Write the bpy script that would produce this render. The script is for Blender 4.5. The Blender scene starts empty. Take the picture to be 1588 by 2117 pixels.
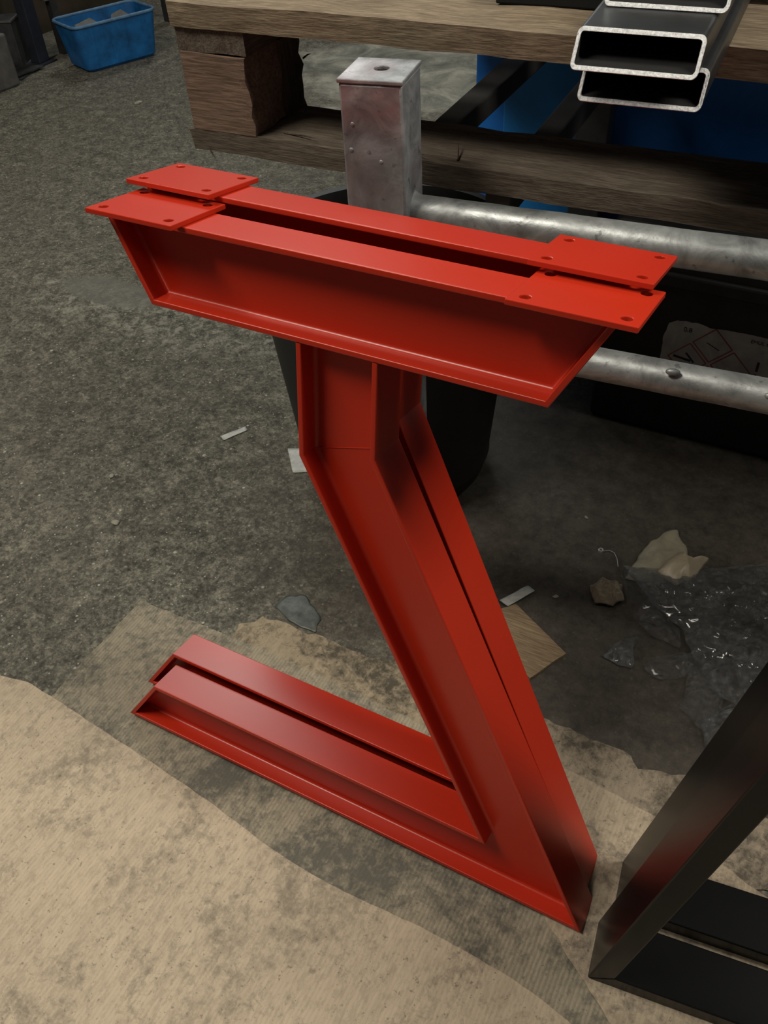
import bpy, bmesh, math, random
from mathutils import Vector, Matrix, noise

PI = math.pi
SC = bpy.context.scene
COL = SC.collection
random.seed(7)

# ------------------------------------------------------------------ camera
CAM_POS = Vector((0.74, -0.4269, 1.0475))
CAM_RIGHT = Vector((0.8807, 0.4710, -0.0498))
CAM_DOWN = Vector((0.2927, -0.6240, -0.7245))
CAM_FWD = Vector((-0.3723, 0.6236, -0.6874))
cam_data = bpy.data.cameras.new('camera')
cam = bpy.data.objects.new('camera', cam_data)
COL.objects.link(cam)
SC.camera = cam
mat = Matrix((CAM_RIGHT, -CAM_DOWN, -CAM_FWD)).transposed().to_4x4()
mat.translation = CAM_POS
cam.matrix_world = mat
cam_data.sensor_fit = 'VERTICAL'
cam_data.sensor_height = 24.0
cam_data.lens = 1813.6 / 2117 * 24.0
cam_data.clip_start = 0.02
cam_data.dof.use_dof = False

# ------------------------------------------------------------------ view, world, lights
SC.view_settings.view_transform = 'Standard'
SC.view_settings.look = 'None'
SC.view_settings.gamma = 1.0
SC.view_settings.use_curve_mapping = False
SC.view_settings.exposure = -0.04

W = bpy.data.worlds.new('world')
SC.world = W
W.use_nodes = True
W.node_tree.nodes['Background'].inputs[0].default_value = (0.66, 0.66, 0.64, 1)
W.node_tree.nodes['Background'].inputs[1].default_value = 0.06


def area(name, loc, target, size, size_y, power, color):
    l = bpy.data.lights.new(name, 'AREA')
    l.shape = 'RECTANGLE'
    l.size = size
    l.size_y = size_y
    l.energy = power
    l.color = color
    o = bpy.data.objects.new(name, l)
    COL.objects.link(o)
    o.location = loc
    o.rotation_euler = (Vector(target) - Vector(loc)).to_track_quat('-Z', 'Y').to_euler()
    return o


area('ceiling_lamp_right', (2.2, 0.65, 3.0), (0.3, 0.0, 0), 0.6, 1.2, 64, (1.0, 0.94, 0.82))
area('ceiling_lamp_left', (-0.9, -0.75, 3.1), (0.0, 0.2, 0), 1.4, 0.6, 62, (1.0, 0.93, 0.80))
area('soft_light_back', (-3.2, 4.2, 3.6), (-0.8, 1.5, 0), 2.6, 1.8, 165, (0.97, 1.0, 0.95))  # added soft light, stands in for a bright room mirrored in the gloss

# ------------------------------------------------------------------ node helpers


class NT:
    def __init__(self, name):
        self.m = bpy.data.materials.new(name)
        self.m.use_nodes = True
        self.t = self.m.node_tree
        self.b = self.t.nodes['Principled BSDF']
        self.out = self.t.nodes['Material Output']
        self.tc = None

    def n(self, typ, **kw):
        nd = self.t.nodes.new(typ)
        for k, v in kw.items():
            setattr(nd, k, v)
        return nd

    def link(self, a, b):
        self.t.links.new(a, b)

    def set(self, nd, key, v):
        if hasattr(v, 'is_linked') or hasattr(v, 'links'):
            self.link(v, nd.inputs[key])
        else:
            nd.inputs[key].default_value = v

    def co(self, scale=(1, 1, 1), rot=(0, 0, 0), loc=(0, 0, 0), kind='Object'):
        if not self.tc:
            self.tc = self.n('ShaderNodeTexCoord')
        mp = self.n('ShaderNodeMapping')
        self.link(self.tc.outputs[kind], mp.inputs[0])
        mp.inputs['Scale'].default_value = scale
        mp.inputs['Rotation'].default_value = rot
        mp.inputs['Location'].default_value = loc
        return mp.outputs[0]

    def noise(self, v, scale, detail=4, rough=0.55, dist=0.0):
        nd = self.n('ShaderNodeTexNoise')
        self.link(v, nd.inputs['Vector'])
        nd.inputs['Scale'].default_value = scale
        nd.inputs['Detail'].default_value = detail
        nd.inputs['Roughness'].default_value = rough
        nd.inputs['Distortion'].default_value = dist
        return nd.outputs['Fac']

    def vor(self, v, scale, feature='F1', out='Distance', rand=1.0):
        nd = self.n('ShaderNodeTexVoronoi', feature=feature)
        self.link(v, nd.inputs['Vector'])
        nd.inputs['Scale'].default_value = scale
        nd.inputs['Randomness'].default_value = rand
        return nd.outputs[out]

    def ramp(self, fac, stops, interp='LINEAR'):
        nd = self.n('ShaderNodeValToRGB')
        nd.color_ramp.interpolation = interp
        el = nd.color_ramp.elements
        while len(el) < len(stops):
            el.new(0.5)
        for e, (p, c) in zip(el, stops):
            e.position = p
            e.color = (c, c, c, 1) if isinstance(c, (int, float)) else (c[0], c[1], c[2], 1)
        self.link(fac, nd.inputs[0])
        return nd.outputs[0]

    def mix(self, fac, a, b, mode='MIX'):
        nd = self.n('ShaderNodeMix', data_type='RGBA', blend_type=mode)
        nd.clamp_factor = True
        for sock, v in ((nd.inputs[0], fac), (nd.inputs[6], a), (nd.inputs[7], b)):
            if hasattr(v, 'is_linked'):
                self.link(v, sock)
            elif isinstance(v, (int, float)):
                sock.default_value = v
            else:
                sock.default_value = (v[0], v[1], v[2], 1)
        return nd.outputs[2]

    def math(self, op, a, b=None, clamp=False):
        nd = self.n('ShaderNodeMath', operation=op, use_clamp=clamp)
        for i, v in enumerate((a, b)):
            if v is None:
                continue
            if hasattr(v, 'is_linked'):
                self.link(v, nd.inputs[i])
            else:
                nd.inputs[i].default_value = v
        return nd.outputs[0]

    def bump(self, h, strength=0.3, dist=0.002, normal=None):
        nd = self.n('ShaderNodeBump')
        self.link(h, nd.inputs['Height'])
        nd.inputs['Strength'].default_value = strength
        nd.inputs['Distance'].default_value = dist
        if normal is not None:
            self.link(normal, nd.inputs['Normal'])
        self.link(nd.outputs[0], self.b.inputs['Normal'])
        return nd.outputs[0]

    def fin(self, color=None, rough=None, metal=None, **kw):
        if color is not None:
            if hasattr(color, 'is_linked'):
                self.link(color, self.b.inputs['Base Color'])
            else:
                self.b.inputs['Base Color'].default_value = (*color, 1)
        if rough is not None:
            if hasattr(rough, 'is_linked'):
                self.link(rough, self.b.inputs['Roughness'])
            else:
                self.b.inputs['Roughness'].default_value = rough
        if metal is not None:
            self.b.inputs['Metallic'].default_value = metal
        for k, v in kw.items():
            self.b.inputs[k.replace('_', ' ')].default_value = v
        return self.m


def m_floor():
    t = NT('worn concrete floor')
    v = t.co()
    big = t.noise(v, 1.6, 5, 0.6)
    mid = t.noise(v, 24, 9, 0.85, 0.1)
    fine = t.noise(v, 120, 6, 0.8)
    base = t.ramp(mid, [(0.38, (0.060, 0.057, 0.048)), (0.50, (0.150, 0.146, 0.120)), (0.64, (0.30, 0.29, 0.24))])
    base = t.mix(t.ramp(fine, [(0.42, 0.0), (0.58, 1.0)]), t.mix(1.0, base, (0.42, 0.42, 0.41), 'MULTIPLY'), base)
    base = t.mix(t.ramp(big, [(0.35, 0.0), (0.65, 0.45)]), base, (0.115, 0.104, 0.090))
    for sc, k in ((150, 0.75), (340, 0.6)):
        cc = t.vor(v, sc, 'F1', 'Color')
        s2 = t.n('ShaderNodeSeparateColor')
        t.link(cc, s2.inputs[0])
        gr = t.ramp(s2.outputs[0], [(0.0, 0.45), (0.6, 0.95), (1.0, 1.0)])
        base = t.mix(k, base, t.mix(1.0, t.mix(1.0, base, (1.32, 1.31, 1.26), 'MULTIPLY'), gr, 'MULTIPLY'))
    # aggregate pebbles of several sizes
    for sc, thr, amt, seed in ((52, 0.20, 0.85, 0.0), (90, 0.26, 0.85, 3.1), (180, 0.32, 0.85, 7.7)):

        mp = t.co(loc=(seed, seed * 1.7, 0))
        d = t.vor(mp, sc, 'F1', 'Distance')
        c = t.vor(mp, sc, 'F1', 'Color')
        sep = t.n('ShaderNodeSeparateColor')
        t.link(c, sep.inputs[0])
        pick = t.math('GREATER_THAN', sep.outputs[0], 0.55)
        wob = t.math('MULTIPLY', t.noise(mp, sc * 1.5, 2), 0.30)
        inside = t.ramp(t.math('ADD', d, wob), [(thr + 0.04, 1.0), (thr + 0.14, 0.0)])
        peb = t.ramp(sep.outputs[1], [(0.0, (0.055, 0.05, 0.045)), (0.45, (0.19, 0.18, 0.15)), (0.86, (0.27, 0.255, 0.21)), (1.0, (0.55, 0.53, 0.45))])
        base = t.mix(t.math('MULTIPLY', t.math('MULTIPLY', pick, inside), amt), base, peb)
    # pale scuffed cement band and dark pits
    sep = t.n('ShaderNodeSeparateXYZ')
    t.link(v, sep.inputs[0])
    X, Y = sep.outputs[0], sep.outputs[1]

    def blob(cx, cy, rx, ry, wob=0.9, edge=0.35, nsc=9):
        dx = t.math('DIVIDE', t.math('SUBTRACT', X, cx), rx)
        dy = t.math('DIVIDE', t.math('SUBTRACT', Y, cy), ry)
        r = t.math('SQRT', t.math('ADD', t.math('MULTIPLY', dx, dx), t.math('MULTIPLY', dy, dy)))
        r = t.math('ADD', r, t.math('MULTIPLY', t.math('SUBTRACT', t.noise(v, nsc, 6, 0.7), 0.5), wob * 2))
        return t.ramp(r, [(0.5, 1.0), (0.5 + edge, 0.0)])
    pale = (0.34, 0.335, 0.28)
    crumbs = t.ramp(t.noise(v, 34, 6, 0.75, 0.5), [(0.5, 0.0), (0.60, 1.0)])
    band = t.math('MULTIPLY', blob(-0.62, 0.88, 0.55, 0.13), crumbs)
    base = t.mix(t.math('MULTIPLY', band, 0.75), base, pale)
    smooth = blob(-0.80, 0.93, 0.26, 0.10, 0.25, 0.12)
    base = t.mix(t.math('MULTIPLY', smooth, 0.7), base, (0.15, 0.15, 0.13))
    # whitewashed cement, cracked, far behind the pallet
    far = blob(-0.75, 2.75, 1.0, 0.95, 0.35, 0.12, 5)
    farcol = t.ramp(t.noise(v, 6, 6, 0.72, 0.6), [(0.36, (0.115, 0.12, 0.105)), (0.5, (0.26, 0.26, 0.225)), (0.62, (0.44, 0.43, 0.36))])
    base = t.mix(t.math('MULTIPLY', far, 0.85), base, farcol)
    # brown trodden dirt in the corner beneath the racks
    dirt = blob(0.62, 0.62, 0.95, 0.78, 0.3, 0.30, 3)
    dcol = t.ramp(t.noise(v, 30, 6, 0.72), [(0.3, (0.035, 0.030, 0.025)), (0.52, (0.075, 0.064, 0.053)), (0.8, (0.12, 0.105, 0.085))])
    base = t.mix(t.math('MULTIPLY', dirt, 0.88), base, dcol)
    h = t.math('ADD', t.math('MULTIPLY', mid, 0.6), t.math('MULTIPLY', fine, 0.5))
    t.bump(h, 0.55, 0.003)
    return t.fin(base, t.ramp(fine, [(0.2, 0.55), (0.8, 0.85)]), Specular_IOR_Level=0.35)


def m_cardboard(name, light, dark, dirt_amt, rib=0.5, ribdir=0.0):
    t = NT(name)
    v = t.co(rot=(0, 0, ribdir))
    w = t.n('ShaderNodeTexWave', wave_type='BANDS', bands_direction='X', wave_profile='SIN')
    t.link(v, w.inputs['Vector'])
    w.inputs['Scale'].default_value = 62
    w.inputs['Distortion'].default_value = 1.4
    w.inputs['Detail'].default_value = 3
    w.inputs['Detail Scale'].default_value = 2.5
    ribs = w.outputs['Fac']
    tone = t.noise(v, 5, 5, 0.6, 0.4)
    c = t.ramp(tone, [(0.3, [x * 0.86 for x in light]), (0.65, light)])
    c = t.mix(t.math('MULTIPLY', t.ramp(ribs, [(0.1, 1.0), (0.6, 0.0)]), 0.28 * rib), c, [x * 0.45 for x in light])
    # vertical smear streaks along the ribs
    vs = t.co(scale=(30, 4, 1), rot=(0, 0, ribdir))
    smear = t.noise(vs, 1.6, 5, 0.65)
    c = t.mix(t.math('MULTIPLY', t.ramp(smear, [(0.45, 0.0), (0.75, 1.0)]), 0.45), c, [x * 0.62 for x in light])
    # dirt: large patches broken into spots
    patch = t.noise(v, 7, 6, 0.68, 0.5)
    spots = t.noise(v, 75, 6, 0.75, 0.4)
    fleck = t.noise(t.co(scale=(1.0, 0.45, 1), rot=(0, 0, ribdir)), 150, 5, 0.75)
    c = t.mix(t.math('MULTIPLY', t.ramp(fleck, [(0.46, 0.0), (0.62, 1.0)]), 0.42), c, [x * 0.50 for x in light])
    d = t.ramp(t.math('ADD', t.math('MULTIPLY', patch, 0.55), t.math('MULTIPLY', spots, 0.45)),
               [(0.60 - 0.13 * dirt_amt, 0.0), (0.72 - 0.13 * dirt_amt, 1.0)])
    c = t.mix(t.math('MULTIPLY', d, 0.35 + 0.5 * min(1, dirt_amt)), c, dark)
    specks = t.ramp(t.noise(v, 190, 3, 0.6), [(0.64, 0.0), (0.70, 1.0)])
    c = t.mix(t.math('MULTIPLY', specks, 0.6), c, [x * 0.8 for x in dark])
    gouge = t.ramp(t.noise(v, 26, 3, 0.5), [(0.70, 0.0), (0.735, 1.0)])
    c = t.mix(t.math('MULTIPLY', gouge, 0.6), c, [x * 1.1 for x in dark])
    t.bump(t.math('ADD', t.math('MULTIPLY', ribs, 0.5 * rib), t.math('MULTIPLY', spots, 0.7)), 0.45, 0.0012)
    return t.fin(c, 0.85, Specular_IOR_Level=0.2)


def m_paint(name, col, rough=0.33, coat=0.25, peel=0.05):
    t = NT(name)
    v = t.co()
    n1 = t.noise(v, 420, 2, 0.5)
    n2 = t.noise(v, 5, 3, 0.5)
    c = t.mix(t.math('MULTIPLY', n2, 0.35), col, [x * 0.82 for x in col])
    t.bump(n1, peel, 0.0006)
    return t.fin(c, rough, Coat_Weight=coat, Coat_Roughness=0.22, Specular_IOR_Level=0.45 if coat else 0.22)


def m_wood(name, base, dark, axis='X', scale=1.0, grime=0.5):
    t = NT(name)
    s = {'X': (1.8, 24, 24), 'Y': (24, 1.8, 24), 'Z': (24, 24, 1.8)}[axis]
    s = tuple(x * scale for x in s)
    v = t.co(scale=s)
    g = t.noise(v, 5, 7, 0.7, 0.9)
    fine = t.noise(t.co(scale=tuple(x * 5 for x in s)), 5, 4, 0.65, 0.2)
    c = t.ramp(g, [(0.30, dark), (0.5, [(a + b) / 2 for a, b in zip(base, dark)]), (0.68, base)])
    c = t.mix(t.math('MULTIPLY', t.ramp(fine, [(0.35, 1.0), (0.6, 0.0)]), 0.6), c, [x * 0.35 for x in dark])
    gr = t.ramp(t.noise(t.co(), 9, 6, 0.7, 0.3), [(0.42, 0.0), (0.66, 1.0)])
    c = t.mix(t.math('MULTIPLY', gr, grime), c, [x * 0.45 for x in dark])
    t.bump(t.math('ADD', t.math('MULTIPLY', g, 0.4), fine), 0.6, 0.002)
    return t.fin(c, 0.82, Specular_IOR_Level=0.25)


def m_galv(name, tint=(0.42, 0.44, 0.46), rough=0.36, pink=0.0):
    t = NT(name)
    v = t.co()
    a = t.noise(v, 22, 6, 0.68, 0.8)
    b = t.noise(v, 130, 4, 0.6)
    c = t.ramp(a, [(0.3, [x * 0.45 for x in tint]), (0.55, tint), (0.75, [min(1, x * 1.45) for x in tint])])
    if pink:
        p = t.ramp(t.noise(t.co(loc=(3, 1, 0)), 10, 3), [(0.38, 0.0), (0.62, pink)])
        c = t.mix(p, c, (0.36, 0.27, 0.29))
    sp = t.ramp(t.noise(v, 85, 3, 0.6), [(0.30, 1.0), (0.36, 0.0)])
    c = t.mix(t.math('MULTIPLY', sp, 0.55), c, (0.09, 0.08, 0.085))
    t.bump(t.math('ADD', a, t.math('MULTIPLY', b, 0.4)), 0.35, 0.0015)
    r = t.ramp(t.noise(t.co(loc=(9, 0, 0)), 30, 4), [(0.3, rough * 0.8), (0.7, rough * 1.4)])
    return t.fin(c, r, 0.6)


def m_plain(name, col, rough=0.6, metal=0.0, var=0.4, nsc=30, bump=0.2, **kw):
    t = NT(name)
    v = t.co()
    n1 = t.noise(v, nsc, 5, 0.65)
    c = t.mix(t.ramp(n1, [(0.3, 0.0), (0.7, 1.0)]), [x * (1 - var) for x in col], [min(1, x * (1 + var * 0.4)) for x in col])
    t.bump(n1, bump, 0.002)
    return t.fin(c, rough, metal, **kw)


def m_paper(name, col, nsc=55, rough=0.5, tr=0.0):
    t = NT(name)
    v = t.co()
    n1 = t.noise(v, nsc, 5, 0.6, 0.8)
    c = t.mix(t.ramp(n1, [(0.3, 0.0), (0.7, 1.0)]), [x * 0.6 for x in col], col)
    t.bump(n1, 0.3, 0.002)
    return t.fin(c, rough, 0.0)


def m_film(name, opacity=0.35, tint=(0.55, 0.57, 0.58)):
    t = NT(name)
    v = t.co()
    n1 = t.noise(v, 95, 5, 0.72, 1.2)
    n2 = t.vor(v, 130, 'F1', 'Distance')
    t.bump(t.math('ADD', n1, t.math('MULTIPLY', n2, 0.6)), 1.0, 0.02)
    t.fin(tint, 0.10, 0.0, Specular_IOR_Level=1.0, Coat_Weight=1.0, Coat_Roughness=0.05)
    tr = t.n('ShaderNodeBsdfTransparent')
    mx = t.n('ShaderNodeMixShader')
    f = t.ramp(t.noise(t.co(loc=(2, 2, 0)), 28, 5, 0.7, 0.6), [(0.35, opacity * 0.25), (0.75, min(1, opacity * 1.5))])
    t.link(f, mx.inputs[0])
    t.link(tr.outputs[0], mx.inputs[1])
    t.link(t.b.outputs[0], mx.inputs[2])
    t.link(mx.outputs[0], t.out.inputs['Surface'])
    return t.m


M = {}
M['floor'] = m_floor()
M['card_clean'] = m_cardboard('worn beige cardboard', (0.58, 0.475, 0.35), (0.17, 0.15, 0.115), 0.75)
M['card_dirty'] = m_cardboard('dirty ribbed cardboard', (0.40, 0.35, 0.26), (0.10, 0.098, 0.085), 1.1, 1.3)
M['card_torn'] = m_cardboard('blackened torn cardboard', (0.40, 0.33, 0.23), (0.045, 0.042, 0.035), 1.15, 0.3)
M['card_right'] = m_cardboard('stained cardboard', (0.50, 0.41, 0.30), (0.11, 0.095, 0.08), 0.9, 0.5)
M['card_strip'] = m_cardboard('soiled cardboard strip', (0.38, 0.315, 0.235), (0.07, 0.062, 0.05), 1.1, 0.4)
M['red'] = m_paint('red powder coat', (0.53, 0.028, 0.009), 0.31, 0.12)
M['black'] = m_paint('black powder coat', (0.0055, 0.006, 0.0065), 0.27, 0.0)
M['wood_top'] = m_wood('pale worn deck wood', (0.42, 0.34, 0.23), (0.17, 0.12, 0.08), 'X', 1, 0.35)
M['wood_mid'] = m_wood('brown block wood', (0.33, 0.225, 0.165), (0.17, 0.11, 0.08), 'X', 0.6, 0.12)
M['wood_grey'] = m_wood('grey weathered wood', (0.25, 0.205, 0.16), (0.10, 0.077, 0.058), 'X', 1, 0.25)
M['wood_end'] = m_wood('end grain wood', (0.24, 0.20, 0.16), (0.09, 0.065, 0.05), 'Y', 0.6, 0.4)
M['bark'] = m_wood('ragged bark', (0.24, 0.18, 0.12), (0.04, 0.028, 0.02), 'Z', 2.0, 0.6)
M['galv'] = m_galv('galvanised steel pipe', (0.40, 0.42, 0.42), 0.44)
M['galv_post'] = m_galv('galvanised steel post', (0.40, 0.41, 0.43), 0.52, 0.8)
M['raw'] = m_plain('dark mill scale steel', (0.10, 0.105, 0.11), 0.38, 0.85, 0.4, 20, 0.15)
M['cut'] = m_plain('bright sawn steel edge', (0.72, 0.73, 0.74), 0.35, 0.35, 0.45, 420, 0.6)
M['black_and_shade'] = m_plain('black steel and tube shade', (0.005, 0.005, 0.0055), 0.85, 0.0, 0.4, 40, 0.2)  # near-black colour: shade inside tubes and cap hole, also the black bar
M['blue_panel'] = m_plain('blue painted panel', (0.010, 0.17, 0.62), 0.45, 0.0, 0.25, 8, 0.05)
M['blue_bright'] = m_plain('brighter blue painted panel', (0.018, 0.25, 0.72), 0.45, 0.0, 0.2, 8, 0.05)
M['blue_plastic'] = m_plain('dirty blue plastic', (0.010, 0.14, 0.40), 0.5, 0.0, 0.55, 14, 0.15)
M['blue_rim'] = m_plain('scuffed blue plastic rim', (0.10, 0.22, 0.38), 0.5, 0.0, 0.4, 40, 0.1)
M['tub'] = m_plain('black rubber tub', (0.012, 0.0125, 0.013), 0.5, 0.0, 0.4, 30, 0.1)
M['crate_black'] = m_plain('black plastic box', (0.018, 0.0185, 0.019), 0.6, 0.0, 0.5, 20, 0.1)
M['fork'] = m_plain('dark worn steel fork', (0.065, 0.060, 0.055), 0.6, 0.3, 0.4, 20, 0.2)
M['mast'] = m_plain('grey painted steel', (0.13, 0.14, 0.145), 0.5, 0.2, 0.3, 20, 0.1)
M['wall'] = m_plain('dark brown wall', (0.060, 0.046, 0.030), 0.8, 0.0, 0.5, 5, 0.3)
M['scrap'] = m_plain('dark scrap steel', (0.055, 0.056, 0.058), 0.6, 0.4, 0.5, 25, 0.4)
M['scrap_grey'] = m_plain('grey scrap sheet', (0.13, 0.125, 0.12), 0.6, 0.2, 0.4, 25, 0.4)
M['column'] = m_plain('dark steel column', (0.022, 0.026, 0.040), 0.55, 0.1, 0.4, 20, 0.1)
M['paper'] = m_paper('white paper', (0.62, 0.63, 0.60))
M['label'] = m_paper('dirty paper label', (0.45, 0.44, 0.43), 24, 0.6)
M['wax'] = m_paper('cream waxed paper', (0.50, 0.46, 0.34), 30, 0.35)
M['wax_in'] = m_paper('pale inside of waxed paper', (0.66, 0.56, 0.40), 30, 0.35)
M['tan'] = m_paper('tan crumpled paper', (0.36, 0.30, 0.22), 60, 0.6)
M['ply'] = m_wood('light plywood', (0.46, 0.35, 0.22), (0.30, 0.21, 0.13), 'X', 0.7, 0.15)
M['film'] = m_film('bubble wrap film', 0.46)
M['film_thin'] = m_film('thin clear film', 0.22)
M['tape'] = m_plain('grey tape patch', (0.105, 0.118, 0.108), 0.4, 0.0, 0.6, 45, 0.8)
M['chrome'] = m_plain('shiny steel', (0.75, 0.75, 0.77), 0.25, 0.5, 0.1, 40, 0.1)
M['ink'] = m_plain('black ink', (0.02, 0.018, 0.018), 0.6, 0, 0.2)
M['inkred'] = m_plain('faded red ink', (0.28, 0.07, 0.04), 0.6, 0, 0.2)
M['pebble'] = m_plain('pale stone', (0.36, 0.34, 0.28), 0.7, 0, 0.3, 100, 0.2)

# ------------------------------------------------------------------ object helpers


def obj(name, bm, m, parent=None, label=None, smooth=None, bevel=0, segs=2, wn=False):
    me = bpy.data.meshes.new(name)
    bmesh.ops.recalc_face_normals(bm, faces=bm.faces)
    bm.to_mesh(me)
    bm.free()
    for x in (m if isinstance(m, (list, tuple)) else [m]):
        me.materials.append(x)
    o = bpy.data.objects.new(name, me)
    COL.objects.link(o)
    if smooth:
        for p in me.polygons:
            p.use_smooth = True
        me.set_sharp_from_angle(angle=math.radians(smooth))
        if wn:
            o.modifiers.new('weighted', 'WEIGHTED_NORMAL').keep_sharp = True
    if bevel:
        md = o.modifiers.new('bevel', 'BEVEL')
        md.width = bevel
        md.segments = segs
        md.limit_method = 'ANGLE'
        md.angle_limit = math.radians(35)
    if parent:
        o.parent = parent
    if label:
        o['label'] = label
    return o


def tag(o, label, cat, group=None, kind=None):
    o['label'] = label
    o['category'] = cat
    if group:
        o['group'] = group
    if kind:
        o['kind'] = kind
    return o


def thing(name, label, cat, loc=(0, 0, 0), rz=0.0, group=None, matrix=None):
    o = bpy.data.objects.new(name, None)
    COL.objects.link(o)
    o.empty_display_size = 0.05
    if matrix is not None:
        o.matrix_world = matrix
    else:
        o.location = loc
        o.rotation_euler = (0, 0, rz)
    return tag(o, label, cat, group)


def add_box(bm, lo, hi, mi=0):
    xs, ys, zs = zip(lo, hi)
    vs = [bm.verts.new((x, y, z)) for x in xs for y in ys for z in zs]
    fs = []
    for q in ((0, 1, 3, 2), (4, 6, 7, 5), (0, 4, 5, 1), (2, 3, 7, 6), (0, 2, 6, 4), (1, 5, 7, 3)):
        f = bm.faces.new([vs[i] for i in q])
        f.material_index = mi
        fs.append(f)
    return vs


def box(lo, hi):
    bm = bmesh.new()
    add_box(bm, lo, hi)
    return bm


def add_tube(bm, pts, r, seg=12, cap=True):
    pts = [Vector(p) for p in pts]
    rings = []
    rr = r if isinstance(r, (list, tuple)) else [r] * len(pts)
    up = None
    for i, p in enumerate(pts):
        a = pts[max(0, i - 1)]
        b = pts[min(len(pts) - 1, i + 1)]
        d = (b - a).normalized()
        if up is None:
            up = Vector((0, 0, 1)) if abs(d.z) < 0.9 else Vector((0, 1, 0))
        u = d.cross(up).normalized()
        w = u.cross(d).normalized()
        up = w
        rings.append([bm.verts.new(p + rr[i] * (math.cos(2 * PI * k / seg) * u + math.sin(2 * PI * k / seg) * w)) for k in range(seg)])
    for a, b in zip(rings, rings[1:]):
        for k in range(seg):
            bm.faces.new((a[k], a[(k + 1) % seg], b[(k + 1) % seg], b[k]))
    if cap:
        bm.faces.new(rings[0])
        bm.faces.new(rings[-1])
    return rings


def add_prism(bm, poly, z0, z1, axis='Z'):
    """closed solid from a plan polygon"""
    def P(a, b, c):
        return (a, b, c) if axis == 'Z' else ((a, c, b) if axis == 'Y' else (c, a, b))
    lo = [bm.verts.new(P(x, y, z0)) for x, y in poly]
    hi = [bm.verts.new(P(x, y, z1)) for x, y in poly]
    bm.faces.new(lo)
    bm.faces.new(hi)
    n = len(poly)
    for i in range(n):
        bm.faces.new((lo[i], lo[(i + 1) % n], hi[(i + 1) % n], hi[i]))


def inset(poly, d):
    """parallel offset of a counter-clockwise polygon towards its inside"""
    n = len(poly)
    L = []
    for i in range(n):
        a = Vector(poly[i])
        b = Vector(poly[(i + 1) % n])
        e = (b - a).normalized()
        nn = Vector((-e.y, e.x))
        L.append((a + nn * d, e))
    out = []
    for i in range(n):
        p, e = L[i - 1]
        q, g = L[i]
        c = e.x * g.y - e.y * g.x
        t = ((q.x - p.x) * g.y - (q.y - p.y) * g.x) / c
        out.append((p.x + e.x * t, p.y + e.y * t))
    return out


def add_ibeam_ring(bm, poly, b, tf, tw, r=0.0045, e=0.0012):
    """plate girder outline: flange all round the polygon (x,z), web half way across the width b (y)"""
    area2 = sum(poly[i][0] * poly[(i + 1) % len(poly)][1] - poly[(i + 1) % len(poly)][0] * poly[i][1] for i in range(len(poly)))
    if area2 < 0:
        poly = poly[::-1]
    mid = b / 2
    prof = [(0.0, mid)]
    prof_half = []
    for k in range(4):
        a = PI / 2 * k / 3
        prof_half.append((e * (1 - math.cos(a)), e * (1 - math.sin(a))))       # outer rounded edge
    for k in range(4):
        a = PI / 2 * k / 3
        prof_half.append((tf - e * (1 - math.sin(a)), e * (1 - math.cos(a))))   # inner rounded edge
    wy = mid - tw / 2
    for k in range(6):
        a = PI / 2 * k / 5
        prof_half.append((tf + r * (1 - math.cos(a)), wy - r + r * math.sin(a)))  # fillet to the web
    loops = []
    for side in (0, 1):
        ls = []
        for (d, y) in prof_half:
            yy = y if side == 0 else b - y
            ls.append([bm.verts.new((x, yy, z)) for x, z in inset(poly, d)])
        loops.append(ls)
    n = len(poly)

    def bridge(A, B):
        for i in range(n):
            bm.faces.new((A[i], A[(i + 1) % n], B[(i + 1) % n], B[i]))
    bridge(loops[0][0], loops[1][0])
    for ls in loops:
        for A, B in zip(ls, ls[1:]):
            bridge(A, B)
        f = bm.faces.new(ls[-1])
        bmesh.ops.triangulate(bm, faces=[f])


def cut(bm, co, no):
    bmesh.ops.bisect_plane(bm, geom=bm.verts[:] + bm.edges[:] + bm.faces[:], dist=1e-6, plane_co=co, plane_no=no, clear_outer=True)


def bm_holes(outer, holes, y_or_z0, z1, seg=20):
    """flat plate with round holes, plan in x,y, thickness z0..z1"""
    bm = bmesh.new()
    es = []

    def loop(pts):
        vs = [bm.verts.new((x, y, y_or_z0)) for x, y in pts]
        for i in range(len(vs)):
            es.append(bm.edges.new((vs[i], vs[(i + 1) % len(vs)])))
    loop(outer)
    for (cx, cy, r) in holes:
        loop([(cx + r * math.cos(2 * PI * k / seg), cy + r * math.sin(2 * PI * k / seg)) for k in range(seg)])
    bmesh.ops.triangle_fill(bm, use_beauty=True, use_dissolve=False, edges=es)
    r = bmesh.ops.extrude_face_region(bm, geom=bm.faces[:])
    for v in r['geom']:
        if isinstance(v, bmesh.types.BMVert):
            v.co.z = z1
    return bm


# ================================================================== SETTING
bm = bmesh.new()
add_prism(bm, [(-6, -4), (5, -4), (5, 7), (-6, 7)], -0.12, -0.003)
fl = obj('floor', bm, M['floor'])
fl['kind'] = 'structure'
fl['label'] = 'worn grey concrete floor with pebbles and pale scuffs'
bm = box((-2.75, -1.5, -0.003), (-2.62, 7, 3.2))
wl = obj('wall_left', bm, M['wall'])
wl['kind'] = 'structure'
wl['label'] = 'dark brown wall behind the blue crate'

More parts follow.
